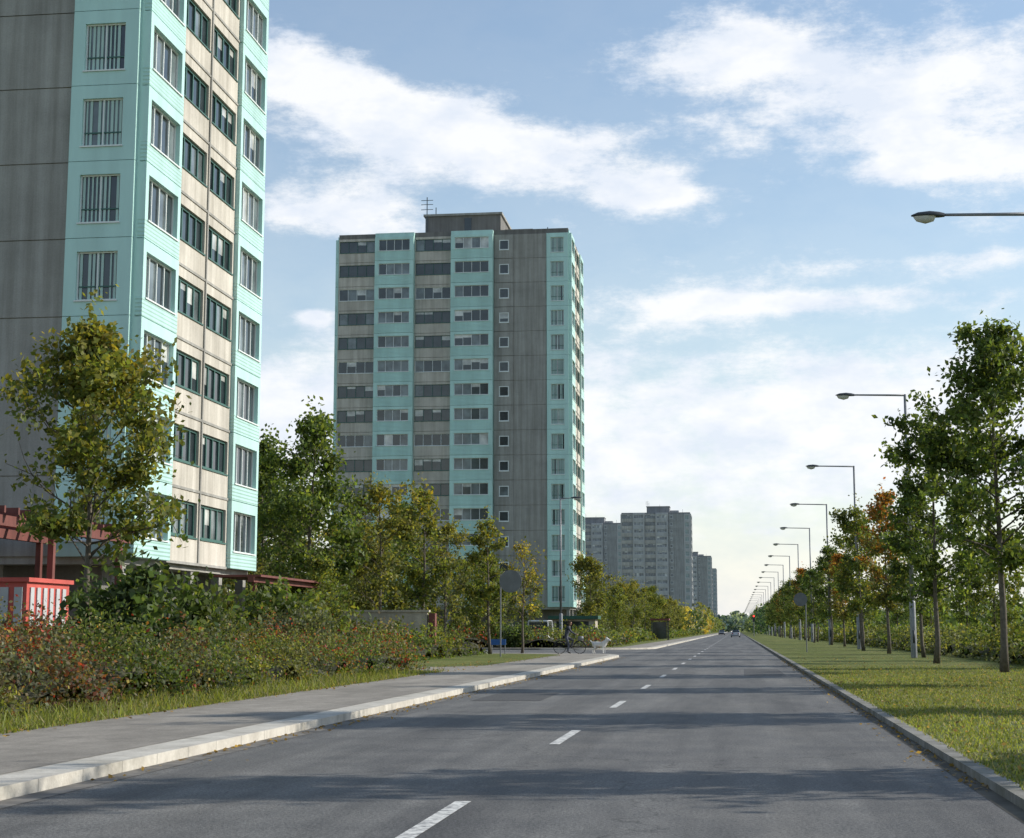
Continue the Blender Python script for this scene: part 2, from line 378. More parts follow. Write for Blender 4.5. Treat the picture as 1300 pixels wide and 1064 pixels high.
def paving_material():
    m,nt,b,o=new_mat('paving')
    v=coords(nt)
    c=ramp(nt,noise(nt,v,2.0,6,.7),[(.3,(.21,.19,.165)),(.7,(.33,.30,.262))])
    c=mixc(nt,1.0,c,ramp(nt,noise(nt,v,36,3,.8),[(.3,(.7,.7,.7)),(.7,(1.22,1.22,1.22))]),'MULTIPLY')
    c=mixc(nt,1.0,c,ramp(nt,noise(nt,coords(nt,(1,.2,1)),.8,5,.7),[(.35,(.76,.76,.74)),(.65,(1.12,1.12,1.1))]),'MULTIPLY')
    nt.links.new(c,b.inputs['Base Color']); b.inputs['Roughness'].default_value=.85
    bump(nt,b,noise(nt,v,50,3),.4,.01)
    return m
PAVE=paving_material()
def kerb_material(name,a,bb,dirt):
    m,nt,b,o=new_mat(name)
    v=coords(nt)
    c=ramp(nt,noise(nt,v,2.5,6,.7),[(.3,a),(.7,bb)])
    c=mixc(nt,ramp(nt,noise(nt,v,1.1,6,.7),[(.48,(0,0,0)),(.7,(dirt,)*3)]),c,(.10,.095,.06))
    sx=nt.nodes.new('ShaderNodeSeparateXYZ'); nt.links.new(v,sx.inputs[0])
    md=nt.nodes.new('ShaderNodeMath'); md.operation='FRACT'; nt.links.new(sx.outputs['Y'],md.inputs[0])
    j=ramp(nt,md.outputs[0],[(0,(.35,.35,.35)),(.025,(1,1,1))])
    c=mixc(nt,1.0,c,j,'MULTIPLY')
    nt.links.new(c,b.inputs['Base Color']); b.inputs['Roughness'].default_value=.85
    bump(nt,b,noise(nt,v,25,4),.4,.02)
    return m
KERB=kerb_material('kerb_stone',(.40,.37,.32),(.6,.57,.5),.45)
KERBR=kerb_material('kerb_stone_weathered',(.13,.125,.11),(.3,.29,.26),1.0)
def ngon(name,pts,z,mat,depth=0):
    import bmesh
    bm=bmesh.new(); vs=[bm.verts.new((x,y,z)) for x,y in pts]; f=bm.faces.new(vs)
    if f.normal.z<0: f.normal_flip()
    if depth:
        r=bmesh.ops.extrude_face_region(bm,geom=[f])
        for e in r['geom']:
            if isinstance(e,bmesh.types.BMVert): e.co.z=z-depth
        bmesh.ops.recalc_face_normals(bm,faces=bm.faces)
    bm.normal_update()
    me=bpy.data.meshes.new(name); bm.to_mesh(me); bm.free(); me.materials.append(mat)
    return me
def arc(cx,cy,r,a0,a1,n=16): return [(cx+r*math.cos(rad(a0+(a1-a0)*i/n)),cy+r*math.sin(rad(a0+(a1-a0)*i/n))) for i in range(n+1)]
obj('ground',ngon('ground',[(-3000,-300),(3000,-300),(3000,6000),(-3000,6000)],-.004,GRASS))
obj('road',ngon('road',[(-6.2,-60),(2.4,-60),(2.4,2500),(-6.2,2500)],.004,ASPH))
obj('side_road',ngon('side_road',[(-300,90),(-6.19,72),(-6.19,140),(-300,122)],.002,ASPH))
XL=-6.05
def blockL1(o):
    return [(XL-o,-60),(XL-o,86)]+arc(XL-8,86,8-o,0,90)[1:]+[(-400,94-o),(-400,-60)]
def blockL2(o):
    return [(-400,118+o)]+arc(XL-8,126,8-o,-90,0)+[(XL-o,2400),(-400,2400)]
obj('kerb',ngon('kerb',blockL1(0),.12,KERB,.15)); obj('kerb',ngon('kerb',blockL2(0),.12,KERB,.15))
obj('sidewalk',ngon('sidewalk',blockL1(.5),.124,PAVE)); obj('sidewalk',ngon('sidewalk',blockL2(.5),.124,PAVE))
rg=random.Random(2); edge=[(-9.1+rg.uniform(-.07,.07),-60+i*.8) for i in range(0,139)]
obj('grass_verge',ngon('verge',edge+[(-9.1,51.2),(-10.3,53.2),(-400,53.2),(-400,-60)],.128,GRASS))
obj('grass_verge',ngon('verge',[(-400,57),(-10.2,57.8),(-9.1,60),(-9.1,86)]+arc(XL-8,86,4.95,0,90)[1:]+[(-400,90.95)],.128,GRASS))
obj('grass_verge',ngon('verge',blockL2(2.6),.128,GRASS))
obj('kerb',ngon('kerb',[(2.2,-60),(2.38,-60),(2.38,2400),(2.2,2400)],.09,KERBR,.12))
obj('grass_verge',ngon('verge',[(2.38,-60),(400,-60),(400,2400),(2.38,2400)],.08,GRASS))
GUT=simple('gutter',(.15,.14,.125),.85,.4,3)
obj('gutter',ngon('gutter',[(-6.35,-60),(-5.78,-60),(-5.78,86),(-6.35,86)],.008,GUT))
obj('gutter',ngon('gutter',[(2.05,-60),(2.25,-60),(2.25,600),(2.05,600)],.008,simple('gutter_dirt',(.09,.08,.06),.9,.5,2)))
PATCH=simple('asphalt_patch',(.08,.079,.078),.8,.3,14,bumps=.4)
for x0,x1,y0,y1 in ((-5.3,-3.9,33,37.5),(.2,1.5,52,61)): obj('road_repair_patch',ngon('patch',[(x0,y0),(x1,y0+.1),(x1-.05,y1),(x0+.04,y1-.1)],.008,PATCH))
m,nt,b,o=new_mat('road_paint'); v=coords(nt)
nt.links.new(ramp(nt,noise(nt,v,9,6,.75),[(.38,(.2,.2,.2)),(.56,(.68,.67,.63))]),b.inputs['Base Color']); b.inputs['Roughness'].default_value=.7
PAINT=m
V=[];F=[]
yy=1.05
while yy<1500:
    n=len(V); V+=[(-2.32,yy,.009),(-2.19,yy,.009),(-2.19,yy+2.9,.009),(-2.32,yy+2.9,.009)]; F.append([n,n+1,n+2,n+3]); yy+=9.78
obj('lane_marking',quadmesh('lane_marking',V,F,[PAINT]))
def blades(name,x0,x1,y0,y1,n,z,seed,h=.07,tall=0):
    rng=np.random.default_rng(seed)
    x=rng.uniform(x0,x1,n); y=y0+(y1-y0)*rng.beta(1,1.8,n)
    hh=h*rng.uniform(.5,1.6,n)+(rng.uniform(0,1,n)<tall)*rng.uniform(.05,.2,n); a=rng.uniform(0,6.28,n); w=.006+.008*rng.uniform(0,1,n)
    dx=np.cos(a)*w; dy=np.sin(a)*w; lx=rng.normal(0,.45,n)*hh; ly=rng.normal(0,.45,n)*hh
    V=np.stack([np.column_stack([x-dx,y-dy,np.full(n,z)]),np.column_stack([x+dx,y+dy,np.full(n,z)]),
      np.column_stack([x+dx*.3+lx,y+dy*.3+ly,z+hh]),np.column_stack([x-dx*.3+lx,y-dy*.3+ly,z+hh])],1).reshape(-1,3)
    f=field(x*.8,y*.5,seed)
    col=np.array([.16,.185,.046])*(1+.4*f)[:,None]*rng.uniform(.6,1.4,n)[:,None]
    d=rng.uniform(0,1,n)<.18; col[d]=np.array([.3,.26,.14])*rng.uniform(.6,1.1,d.sum())[:,None]
    return obj(name,quadmesh(name,V,np.arange(n*4).reshape(n,4),[LEAF],None,col))
blades('grass_blades',2.33,10.5,14,65,70000,.08,51,h=.03)
blades('grass_blades',-11.3,-9.0,15,53,32000,.128,52,h=.05,tall=.12)
rng=np.random.default_rng(60); n=5000
q=rng.uniform(0,1,n); x=np.where(q<.45,rng.uniform(2.4,9.5,n),np.where(q<.7,rng.uniform(-10.5,-8.6,n),np.where(q<.85,2.2-rng.exponential(.1,n),-6.0+rng.exponential(.12,n)))); y=15+70*rng.beta(1,1.4,n)
V,F=leaves(np.column_stack([x,y,np.where(x>2.2,.12,np.where(x<-8,.155,.02))]),.03,rng,.8)
obj('fallen_leaves',quadmesh('fl',V,F,[LEAF],None,np.array([.30,.2,.08])*rng.uniform(.4,1.2,n)[:,None]))

# ---------------------------------------------------------------- towers
def teal_material(name,col,ribs=True):
    m,nt,b,o=new_mat(name)
    v=coords(nt)
    f=noise(nt,coords(nt,(1,1,.15)),.9,5,.6)
    c=ramp(nt,f,[(.3,tuple(q*.84 for q in col)),(.7,tuple(min(1,q*1.08) for q in col))])
    nt.links.new(c,b.inputs['Base Color']); b.inputs['Roughness'].default_value=.4
    if ribs:
        w=nt.nodes.new('ShaderNodeTexWave'); w.wave_type='BANDS'; w.bands_direction='Z'; w.inputs['Scale'].default_value=2.2
        nt.links.new(v,w.inputs['Vector']); bump(nt,b,w.outputs['Fac'],.6,.03)
    return m
def concrete_material(name,col):
    m,nt,b,o=new_mat(name)
    v=coords(nt)
    c=ramp(nt,noise(nt,v,.35,7,.65),[(.3,tuple(q*.8 for q in col)),(.7,tuple(q*1.15 for q in col))])
    st=noise(nt,coords(nt,(2.5,2.5,.12)),1.0,5,.6)
    c=mixc(nt,1.0,c,ramp(nt,st,[(.35,(.8,.79,.77)),(.65,(1.1,1.1,1.1))]),'MULTIPLY')
    c=mixc(nt,1.0,c,ramp(nt,noise(nt,v,18,3),[(.3,(.92,)*3),(.7,(1.06,)*3)]),'MULTIPLY')
    nt.links.new(c,b.inputs['Base Color']); b.inputs['Roughness'].default_value=.9; b.inputs['Specular IOR Level'].default_value=.2
    return m
def glass_material(name,col,rough=.06,spec=.8):
    m,nt,b,o=new_mat(name)
    c=ramp(nt,noise(nt,coords(nt),.8,3),[(.35,tuple(q*.6 for q in col)),(.65,tuple(q*1.4 for q in col))])
    nt.links.new(c,b.inputs['Base Color']); b.inputs['Roughness'].default_value=rough
    b.inputs['Specular IOR Level'].default_value=spec
    return m
specs=[('concrete',(.34,.335,.31),'c'),('teal_panel',(.44,.68,.62),'t'),('teal_trim',(.47,.71,.655),'s'),('beige_panel',(.53,.50,.44),'c'),
 ('joint',(.10,.10,.095),'c'),('window_frame',(.72,.76,.74),'p'),('green_frame',(.05,.13,.11),'p'),('glass_dark',(.03,.04,.045),'g'),
 ('glass_mid',(.13,.155,.16),'g'),('curtain',(.48,.49,.46),'g'),('dark_concrete',(.19,.185,.175),'c'),('slats',(.42,.58,.53),'p')]
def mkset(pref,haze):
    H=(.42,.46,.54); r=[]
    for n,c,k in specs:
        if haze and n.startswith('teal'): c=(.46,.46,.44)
        c=tuple(a*(1-haze)+h*haze*.8 for a,h in zip(c,H))  # aerial haze for the far towers, blended into their base colours
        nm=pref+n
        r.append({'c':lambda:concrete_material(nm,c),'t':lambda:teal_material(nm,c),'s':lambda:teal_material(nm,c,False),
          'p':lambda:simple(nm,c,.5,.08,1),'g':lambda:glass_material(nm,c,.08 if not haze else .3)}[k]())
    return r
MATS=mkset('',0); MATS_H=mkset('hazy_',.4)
C,TP,TT,BG,JT,WF,GF,GD,GM,CU,DC,SL=range(12)
W,D=26.5,14.7; NST=15; ZB=3.9; SH=2.8; ZT=ZB+SH*NST
def build_tower():
    rnd=random.Random(3)
    wall=Boxes(); win=Boxes(); roof=Boxes(); base=Boxes()
    tf={'f':lambda s,d:(-s,-d),'r':lambda s,d:(d,s),'b':lambda s,d:(-W+s,D+d),'l':lambda s,d:(-W-d,D-s)}
    def bx(B,side,s0,s1,d0,d1,z0,z1,m):
        a=tf[side](s0,d0); b=tf[side](s1,d1); B.add(a[0],b[0],a[1],b[1],z0,z1,m)
    wall.add(-W,0,0,D,ZB,ZT,C)
    def cell(side,s0,s1,z0,z1,w0,w1,h0,h1,db,do,wm,fm,panes,dark=.55,upper=None,slat=False,thick=.05,mid=.3):
        um=wm if upper is None else upper
        bx(wall,side,s0,s1,db,do,z0,h0,um); bx(wall,side,s0,s1,db,do,h1,z1,wm)
        bx(wall,side,s0,w0,db,do,h0,h1,wm); bx(wall,side,w1,s1,db,do,h0,h1,wm)
        g=db+.03
        pw=(w1-w0)/panes
        cell_cur=rnd.random()
        for i in range(panes):
            r=rnd.random()*.6+cell_cur*.4; m=GD if r<dark else (GM if r<dark+mid else CU)
            bx(win,side,w0+i*pw,w0+(i+1)*pw,db+.002,g,h0,h1,m)
            if not slat and m==GD and rnd.random()<.3:
                bx(win,side,w0+i*pw+.03,w0+(i+1)*pw-.03,g+.001,g+.004,h1-(h1-h0)*rnd.uniform(.2,.6),h1-.03,CU)
        t=thick
        bx(win,side,w0,w1,g+.005,g+.07,h0,h0+t,fm); bx(win,side,w0,w1,g+.005,g+.07,h1-t,h1,fm)
        for i in range(panes+1):
            c=w0+i*pw; c=min(max(c,w0+t/2),w1-t/2)
            bx(win,side,c-t/2,c+t/2,g+.005,g+.066,h0+t,h1-t,fm)
        if slat:
            k=9
            for i in range(k):
                if rnd.random()<.1: continue
                c=w0+t+(w1-w0-2*t)*(i+.5)/k
                hw=rnd.choice((.03,.045,.05))
                bx(win,side,c-hw,c+hw,g+.01,g+.03,h0+t,h1-t,SL)
            bx(win,side,w0+t,w1-t,g+.032,g+.05,h0+.48,h0+.53,GF)
        bx(win,side,w0-.04,w1+.04,do+.002,do+.05,h0-.05,h0,fm)
    for side in 'fb':
        for k in range(NST):
            z0=ZB+k*SH; z1=z0+SH; zc=z0+SH/2
            cell(side,0,2.45,z0,z1-.02,.5,2.0,zc-.85,zc+.9,.0,.2,TT,WF,2,.5,slat=True)
            bx(wall,side,2.5,8.45,0,.06,z0+.02,z1-.02,C)
            cell(side,6.25,8.4,z0+.03,z1-.03,6.75,7.85,zc-.4,zc+.75,.062,.14,C,WF,1,.8,thick=.09)
            for a,b in ((8.5,13.3),(17.6,22.1)):
                cell(side,a,b,z0,z1-.03,a+.45,b-.45,zc-.25,zc+1.05,.7,.9,TT,WF,4,.55,upper=TP)
            for a,b in ((13.3,17.6),(22.1,26.5)):
                cell(side,a+.02,b-.02,z0+.02,z1-.02,a+.12,b-.12,zc-.25,zc+1.1,.0,.16,BG,GF if k%3 else WF,4,.78,upper=BG)
        for a,b in ((8.5,13.3),(17.6,22.1)):
            bx(wall,side,a,b,.0,.7,ZB,ZT+.45,TT)
    for side in 'rl':
        for k in range(NST):
            z0=ZB+k*SH; z1=z0+SH; zc=z0+SH/2
            for a,b in ((0,3.7),(11,14.7)):
                cell(side,a,b,z0,z1-.03,a+.3,b-.3,zc-.7,zc+.95,.12,.38,TT,WF,4,.5,upper=TP,mid=.35)
            for a,b in ((3.7,7.35),(7.35,11)):
                cell(side,a+.06,b-.06,z0+.05,z1-.05,a+.22,b-.2,zc-.4,zc+.95,.0,.2,BG,GF,4,.7,upper=BG,thick=.09)
            bx(wall,side,3.72,10.98,.0,.24,z0-.05,z0+.05,C)
        bx(wall,side,7.29,7.41,0,.26,ZB+.06,ZT,C)
        for a,b in ((0,3.7),(11,14.7)): bx(wall,side,a,b,0,.12,ZB,ZT+.3,TT)
    for (x0,x1,y0,y1) in ((-W,0,0,.3),(-W,0,D-.3,D),(-W,-W+.3,.3,D-.3),(-.3,0,.3,D-.3)): roof.add(x0,x1,y0,y1,ZT+.002,ZT+.55,DC)
    roof.add(-16.8,-8,2.0,10.5,ZT+.01,ZT+2.9,DC); roof.add(-17,-7.8,1.8,10.7,ZT+2.9,ZT+3.15,C)
    roof.add(-7.8,-4.5,4,9,ZT+.01,ZT+1.6,C)
    roof.add(-12.2,-11.4,1.93,1.998,ZT+.6,ZT+2.6,GD)
    for (x,y,h) in ((-16.6,1.9,5.2),(-16.0,4.4,4.6),(-12,8,4.2),(-3,6,2.2)):
        roof.tube([(x,y,ZT),(x,y,ZT+h)],.06,6,GD)
    for zz in (3.7,4.3,4.8): roof.add(-17.3,-15.9,1.87,1.93,ZT+zz,ZT+zz+.06,GD)
    base.add(-W+1.2,-1.2,1.2,D-1.2,0,ZB-.2,DC); base.add(-W,0,0,D,ZB-.25,ZB-.003,C)
    for s in (.1,3.6,7.35,10.9,14.2): base.add(-.4,-.05,s,s+.4,0,ZB-.26,C); base.add(-W+.05,-W+.4,s,s+.4,0,ZB-.26,C)
    for s in (4.5,8.5,13.3,17.6,22): base.add(-s-.4,-s,.05,.45,0,ZB-.26,C)
    for s in (2,5.5,9.2): base.add(-1.19,-1.12,s,s+2.4,.9,2.6,GM)
    base.add(-16.5,-14,1.1,1.19,0,2.4,GD)
    return [('walls',wall),('windows',win),('roof_structures',roof),('ground_floor',base)]
tower_parts=[(n,b.mesh('tower_'+n,MATS)) for n,b in build_tower()]
def tower(x,y,hazy=False,zs=1.0):
    e=empty('residential_tower_block',(x,y,0)); e.scale=(1,1,zs)
    for n,me in tower_parts:
        o=obj(n,me,parent=e)
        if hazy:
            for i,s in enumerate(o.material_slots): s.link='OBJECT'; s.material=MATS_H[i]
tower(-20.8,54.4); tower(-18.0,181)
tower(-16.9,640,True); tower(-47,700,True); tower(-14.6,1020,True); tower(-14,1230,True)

# ---------------------------------------------------------------- street furniture
STEEL=simple('galvanised_steel',(.22,.23,.24),.5,.15,3,metal=.3)
DARKM=simple('dark_metal',(.05,.055,.06),.45,.2,4)
LENS=simple('lamp_bowl',(.55,.55,.5),.25,.1,4)
def lamp_mesh(arm=2.5,h=12.6):
    b=Boxes()
    b.tube([(0,0,0),(0,0,.02),(0,0,2.6),(0,0,2.7)],[.15,.15,.14,.10],12,0)
    b.tube([(0,0,2.7),(0,0,h-.02)],[.1,.065],12,0)
    b.add(-.05,.05,-.157,-.135,.7,1.3,1)
    b.tube([(.03,0,h-.06),(-arm*.5,0,h-.03),(-arm,0,h)],[.055,.045,.04],8,0)
    S=8
    xs=[-arm+.1,-arm-.05,-arm-.3,-arm-.62,-arm-.8]; hw=[.05,.11,.17,.15,.04]; top=[.05,.09,.12,.09,.02]; bot=[-.05,-.05,-.03,-.02,-.01]
    n=len(b.V)
    for x,w_,t,bo in zip(xs,hw,top,bot):
        for j in range(S):
            an=math.pi*j/(S-1); b.V.append((x,math.cos(an)*w_,h+bo+(t-bo)*math.sin(an)))
    for i in range(4):
        for j in range(S-1): b.F.append([n+i*S+j,n+i*S+j+1,n+(i+1)*S+j+1,n+(i+1)*S+j]); b.M.append(1)
        b.F.append([n+i*S,n+(i+1)*S,n+(i+1)*S+S-1,n+i*S+S-1]); b.M.append(1)
    n=len(b.V)
    xs=[-arm-.14,-arm-.2,-arm-.42,-arm-.66,-arm-.74]; hw=[.05,.12,.15,.11,.03]; dp=[.02,.14,.2,.13,.02]
    for x,w_,d_ in zip(xs,hw,dp):
        for j in range(S):
            an=math.pi*j/(S-1); b.V.append((x,math.cos(an)*w_,h-.035-d_*math.sin(an)))
    for i in range(4):
        for j in range(S-1): b.F.append([n+i*S+j,n+(i+1)*S+j,n+(i+1)*S+j+1,n+i*S+j+1]); b.M.append(2)
    return b.mesh('street_lamp',[STEEL,DARKM,LENS],smooth=True)
LM=lamp_mesh()
y=45.3-35.4
while y<1100:
    obj('street_lamp',LM,(8.3,y,.1)); y+=35.4
obj('street_lamp',lamp_mesh(1.0,12.4),(-14.6,139,.1),math.pi)
RED=simple('sign_red',(.35,.03,.03),.4,.1,2); SGREY=simple('sign_back',(.16,.17,.18),.5,.15,3,metal=.4); WHITE=simple('white_paint',(.75,.75,.73),.4,.05,2)
BLUE=simple('sign_blue',(.03,.12,.4),.4,.1,2)
def round_sign(x,y,r,zc,off=0,pole_h=None):
    e=empty('round_traffic_sign',(x,y,.1))
    b=Boxes(); b.tube([(0,0,0),(0,0,pole_h or zc+r*.6)],.035,8,0)
    b.add(-.03+min(0,off),.03+max(0,off),-.05,-.03,zc-.2,zc-.15,0); b.add(-.03+min(0,off),.03+max(0,off),-.05,-.03,zc+.15,zc+.2,0)
    obj('pole',b.mesh('pole',[STEEL]),parent=e)
    b=Boxes(); b.tube([(off,-.09,zc),(off,-.055,zc)],[r,r],32,0)
    obj('disc_back',b.mesh('disc',[SGREY]),parent=e)
    b=Boxes(); b.tube([(off,-.053,zc),(off,-.05,zc)],[r,r],32,0); b.tube([(off,-.049,zc),(off,-.046,zc)],[r*.78,r*.78],32,1)
    obj('disc_face',b.mesh('discf',[RED,WHITE]),parent=e)
round_sign(-11.35,80,.55,3.65,.5)
round_sign(4.1,100,.4,3.1,-.3)
e=empty('information_sign',(-12.6,88,.12)); b=Boxes()
b.add(-.4,.4,-.03,.03,.5,.8,0); obj('panel',b.mesh('panel',[BLUE]),parent=e)
b=Boxes(); b.tube([(-.35,.06,0),(-.35,.06,.8)],.03,6); b.tube([(.35,.06,0),(.35,.06,.8)],.03,6); obj('posts',b.mesh('posts',[STEEL]),parent=e)
e=empty('traffic_light',(3.4,330,.1)); b=Boxes(); b.tube([(0,0,0),(0,0,3.6)],.07,8,0); obj('post',b.mesh('post',[STEEL]),parent=e)
b=Boxes(); b.add(-.22,.22,-.2,.1,2.9,4.3,0); obj('housing',b.mesh('housing',[DARKM]),parent=e)
m,nt,bb,o=new_mat('red_signal'); bb.inputs['Base Color'].default_value=(.8,.03,.02,1); bb.inputs['Emission Color'].default_value=(1,.06,.04,1); bb.inputs['Emission Strength'].default_value=2.5
b=Boxes(); b.tube([(0,-.24,4.02),(0,-.205,4.02)],.17,16,0); obj('red_lens',b.mesh('lens',[m]),parent=e)
b=Boxes(); b.tube([(0,-.23,3.6),(0,-.205,3.6)],.14,16,0); b.tube([(0,-.23,3.18),(0,-.205,3.18)],.14,16,0); obj('dark_lenses',b.mesh('lens2',[DARKM]),parent=e)

REDBR=simple('red_brown_timber',(.15,.05,.04),.7,.25,3,stretch=(1,1,.3)); REDP=simple('red_panel',(.5,.09,.07),.55,.15,1.5); DKBR=simple('dark_brown_timber',(.09,.045,.035),.8,.25,3)
e=empty('timber_pergola',(0,0,0)); b=Boxes()
for x in (-26,-23.2,-20.4):
    for y in (42,47.5,53): b.add(x-.09,x+.09,y-.09,y+.09,0,4.3,0)
    b.add(x-.1,x+.1,41,53.9,4.302,4.6,0)
for y in np.arange(41.3,53.8,.9): b.add(-26.6,-19.9,y-.05,y+.05,4.604,4.8,0)
obj('frame',b.mesh('pergola',[REDBR]),parent=e)
e=empty('timber_canopy',(0,0,0)); b=Boxes()
for y in (63,67.5,72): b.add(-18.75,-18.6,y-.08,y+.08,0,3.25,0)
b.add(-18.8,-18.55,62.5,72.5,3.252,3.45,0); b.add(-20.3,-18.3,62.6,72.4,3.454,3.54,0)
obj('frame',b.mesh('pergola2',[REDBR]),parent=e)
GRYP=simple('grey_panel',(.45,.47,.47),.6,.1,2)
e=empty('refuse_enclosure',(-22.0,44.5,0)); b=Boxes()
b.add(-2.6,2.2,0,3,0,2.75,0); b.add(-2.7,2.3,-.1,3.1,2.75,2.87,0)
for i in range(11):
    if i not in (3,7): b.add(-2.35+i*.42,-2.35+i*.42+.24,-.05,-.002,1.5,2.6,1)
for i in range(6): b.add(2.202,2.24,.2+i*.45,.44+i*.45,1.5,2.6,1)
obj('enclosure',b.mesh('encl',[REDP,GRYP]),parent=e)
BEI=concrete_material('beige_wall',(.48,.43,.35))
e=empty('garden_wall',(0,0,0)); b=Boxes(); b.add(-20.6,-14.6,78,78.25,0,2.25,0); b.add(-20.7,-14.5,77.93,78.32,2.25,2.35,0); b.add(-14.5,-14.2,77.9,78.35,0,2.2,1)
obj('wall',b.mesh('wall',[BEI,REDBR]),parent=e)
GRN=simple('green_sheet',(.03,.10,.065),.5,.2,2)
e=empty('kiosk',(-15.0,152,.1)); b=Boxes(); b.add(-1.8,2.2,0,2.5,0,2.3,0); b.add(-2.1,2.5,-.5,2.8,2.302,2.6,1); b.add(-1.4,1.6,-.03,-.002,1.1,2.1,2)
obj('body',b.mesh('kiosk',[BEI,GRN,MATS[GD]]),parent=e)
e=empty('bus_shelter',(-9.6,212,.12)); b=Boxes()
for x in (-1,1):
    for y in (-1.6,1.6): b.add(x-.05,x+.05,y-.05,y+.05,0,2.5,0)
b.add(-1.2,1.2,-1.9,1.9,2.502,2.72,1); b.add(-1.02,-.98,-1.5,1.5,.2,2.3,2); b.add(-.9,.9,-1.62,-1.58,.2,2.3,2); b.add(-.9,-.5,-1.3,1.3,.42,.47,1)
obj('shelter',b.mesh('shelter',[DARKM,REDBR,MATS[GD]]),parent=e)

# ---------------------------------------------------------------- cars
TYRE=simple('tyre',(.02,.02,.02),.8,.1,3)
def car(name,x,y,rot,color,L=4.3,H=1.45,van=False):
    e=empty(name,(x,y,.01 if x>-8 else .13),rot)
    pm=simple(name+'_paint',color,.25,.03,1,spec=.6)
    st=[(-L/2,.45,.78,.62),(-L/2+.1,.3,.92,.78),(-L/2+.6,.22,.95,.85),(-.6,.2,.95,.87),(.5,.2,.93,.87),(L/2-.9,.22,.88,.84),(L/2-.15,.3,.74,.76),(L/2,.42,.6,.6)]
    V=[];F=[]
    for (px,zl,zb,w) in st:
        prof=[(-w*.93,zl),(-w,zl+.15),(-w,zb-.12),(-w*.9,zb),(w*.9,zb),(w,zb-.12),(w,zl+.15),(w*.93,zl)]
        V+=[(px,a,b_) for a,b_ in prof]
    n=8
    for i in range(len(st)-1):
        for j in range(n):
            k=(j+1)%n; F.append([i*n+j,(i+1)*n+j,(i+1)*n+k,i*n+k])
    for b0 in (0,(len(st)-1)*n):
        q=[[0,1,6,7],[1,2,5,6],[2,3,4,5]]
        for f in q: F.append([b0+t for t in (f if b0==0 else f[::-1])])
    me=quadmesh('body',V,F,[pm],smooth=True); o=obj('body',me,parent=e)
    md=o.modifiers.new('b','BEVEL'); md.width=.04; md.segments=2
    cx=[(-L/2+.25,.93,.8),(-L/2+.75,H,.62),(.25,H,.62),(1.0,.9,.78)] if not van else [(-L/2+.06,.93,.82),(-L/2+.15,H,.74),(.7,H,.74),(1.35,.9,.8)]
    V=[]
    for (px,z,w) in cx: V+=[(px,-w,z),(px,w,z)]
    V+=[(cx[1][0],-.8,.93),(cx[1][0],.8,.93),(cx[2][0],-.8,.93),(cx[2][0],.8,.93)]
    me=bpy.data.meshes.new('cab'); me.from_pydata(V,[],[[0,1,3,2],[2,3,5,4],[4,5,7,6],[0,2,8],[2,4,10,8],[4,6,10],[1,9,3],[3,9,11,5],[5,11,7]])
    me.materials.append(MATS[GD]); me.materials.append(pm)
    me.polygons[1].material_index=1; me.update(); obj('cabin_glass',me,parent=e)
    b=Boxes()
    for s in (-1,1):
        for (a,c) in ((0,1),(2,3)):
            p=(cx[a][0],s*cx[a][2],cx[a][1]+.01); q=(cx[c][0],s*cx[c][2],cx[c][1]+.01); b.tube([p,q],.035,6,0)
        b.tube([(cx[1][0],s*cx[1][2],H),(cx[2][0],s*cx[2][2],H)],.03,6,0); b.tube([(-.35,s*.8,.93),(-.35,s*.63,H)],.035,6,0)
    if van: b.tube([(cx[1][0]-.02,-.7,H-.04),(cx[1][0]-.02,.7,H-.04)],.09,6,0)
    obj('pillars',b.mesh('pil',[pm]),parent=e)
    b=Boxes()
    for px in (-L/2+.8,L/2-.8):
        for s in (-1,1):
            b.tube([(px,s*.68,.31),(px,s*.72,.31),(px,s*.88,.31),(px,s*.9,.31)],[.28,.31,.31,.27],20,0); b.tube([(px,s*.89,.31),(px,s*.91,.31)],.17,12,1)
    obj('wheels',b.mesh('wheels',[TYRE,STEEL]),parent=e)
    b=Boxes()
    for s in (-1,1): b.add(-L/2-.01,-L/2+.1,s*.45,s*.72,.66,.82,0); b.add(L/2-.14,L/2-.02,s*.42,s*.66,.52,.66,1)
    b.add(-L/2-.012,-L/2+.02,-.26,.26,.5,.6,1); obj('lights',b.mesh('lights',[RED,WHITE]),parent=e)
car('car',-.2,330,math.pi/2,(.45,.47,.5)); car('car',-4.2,480,-math.pi/2,(.12,.13,.15))
car('parked_van',-15.3,131,math.pi*.5,(.75,.76,.76),4.9,2.0,True)

# ---------------------------------------------------------------- figures
def skin_obj(name,verts,edges,radii,sub=2):
    me=bpy.data.meshes.new(name); me.from_pydata(verts,edges,[])
    o=bpy.data.objects.new(name,me); COL.objects.link(o)
    md=o.modifiers.new('s','SKIN'); md.use_smooth_shade=True
    sv=me.skin_vertices[0].data
    for i,r in enumerate(radii): sv[i].radius=(r,r) if not isinstance(r,tuple) else r
    sv[0].use_root=True
    m2=o.modifiers.new('u','SUBSURF'); m2.levels=sub; m2.render_levels=sub
    bpy.context.view_layer.update()
    dg=bpy.context.evaluated_depsgraph_get()
    nm=bpy.data.meshes.new_from_object(o.evaluated_get(dg))
    bpy.data.objects.remove(o)
    nm.name=name
    for p in nm.polygons: p.use_smooth=True
    return nm
SKINM=simple('skin',(.45,.27,.2),.6,.08,6); JACK=simple('dark_jacket',(.05,.055,.075),.8,.3,5); TROU=simple('grey_trousers',(.09,.095,.12),.85,.3,5); HAIR=simple('hair',(.06,.04,.025),.7,.2,10); SHOE=simple('shoes',(.02,.02,.02),.6,.1,5)
CX,CY=-9.0,90.0
fig=empty('cyclist',(CX,CY,.125),0.06)
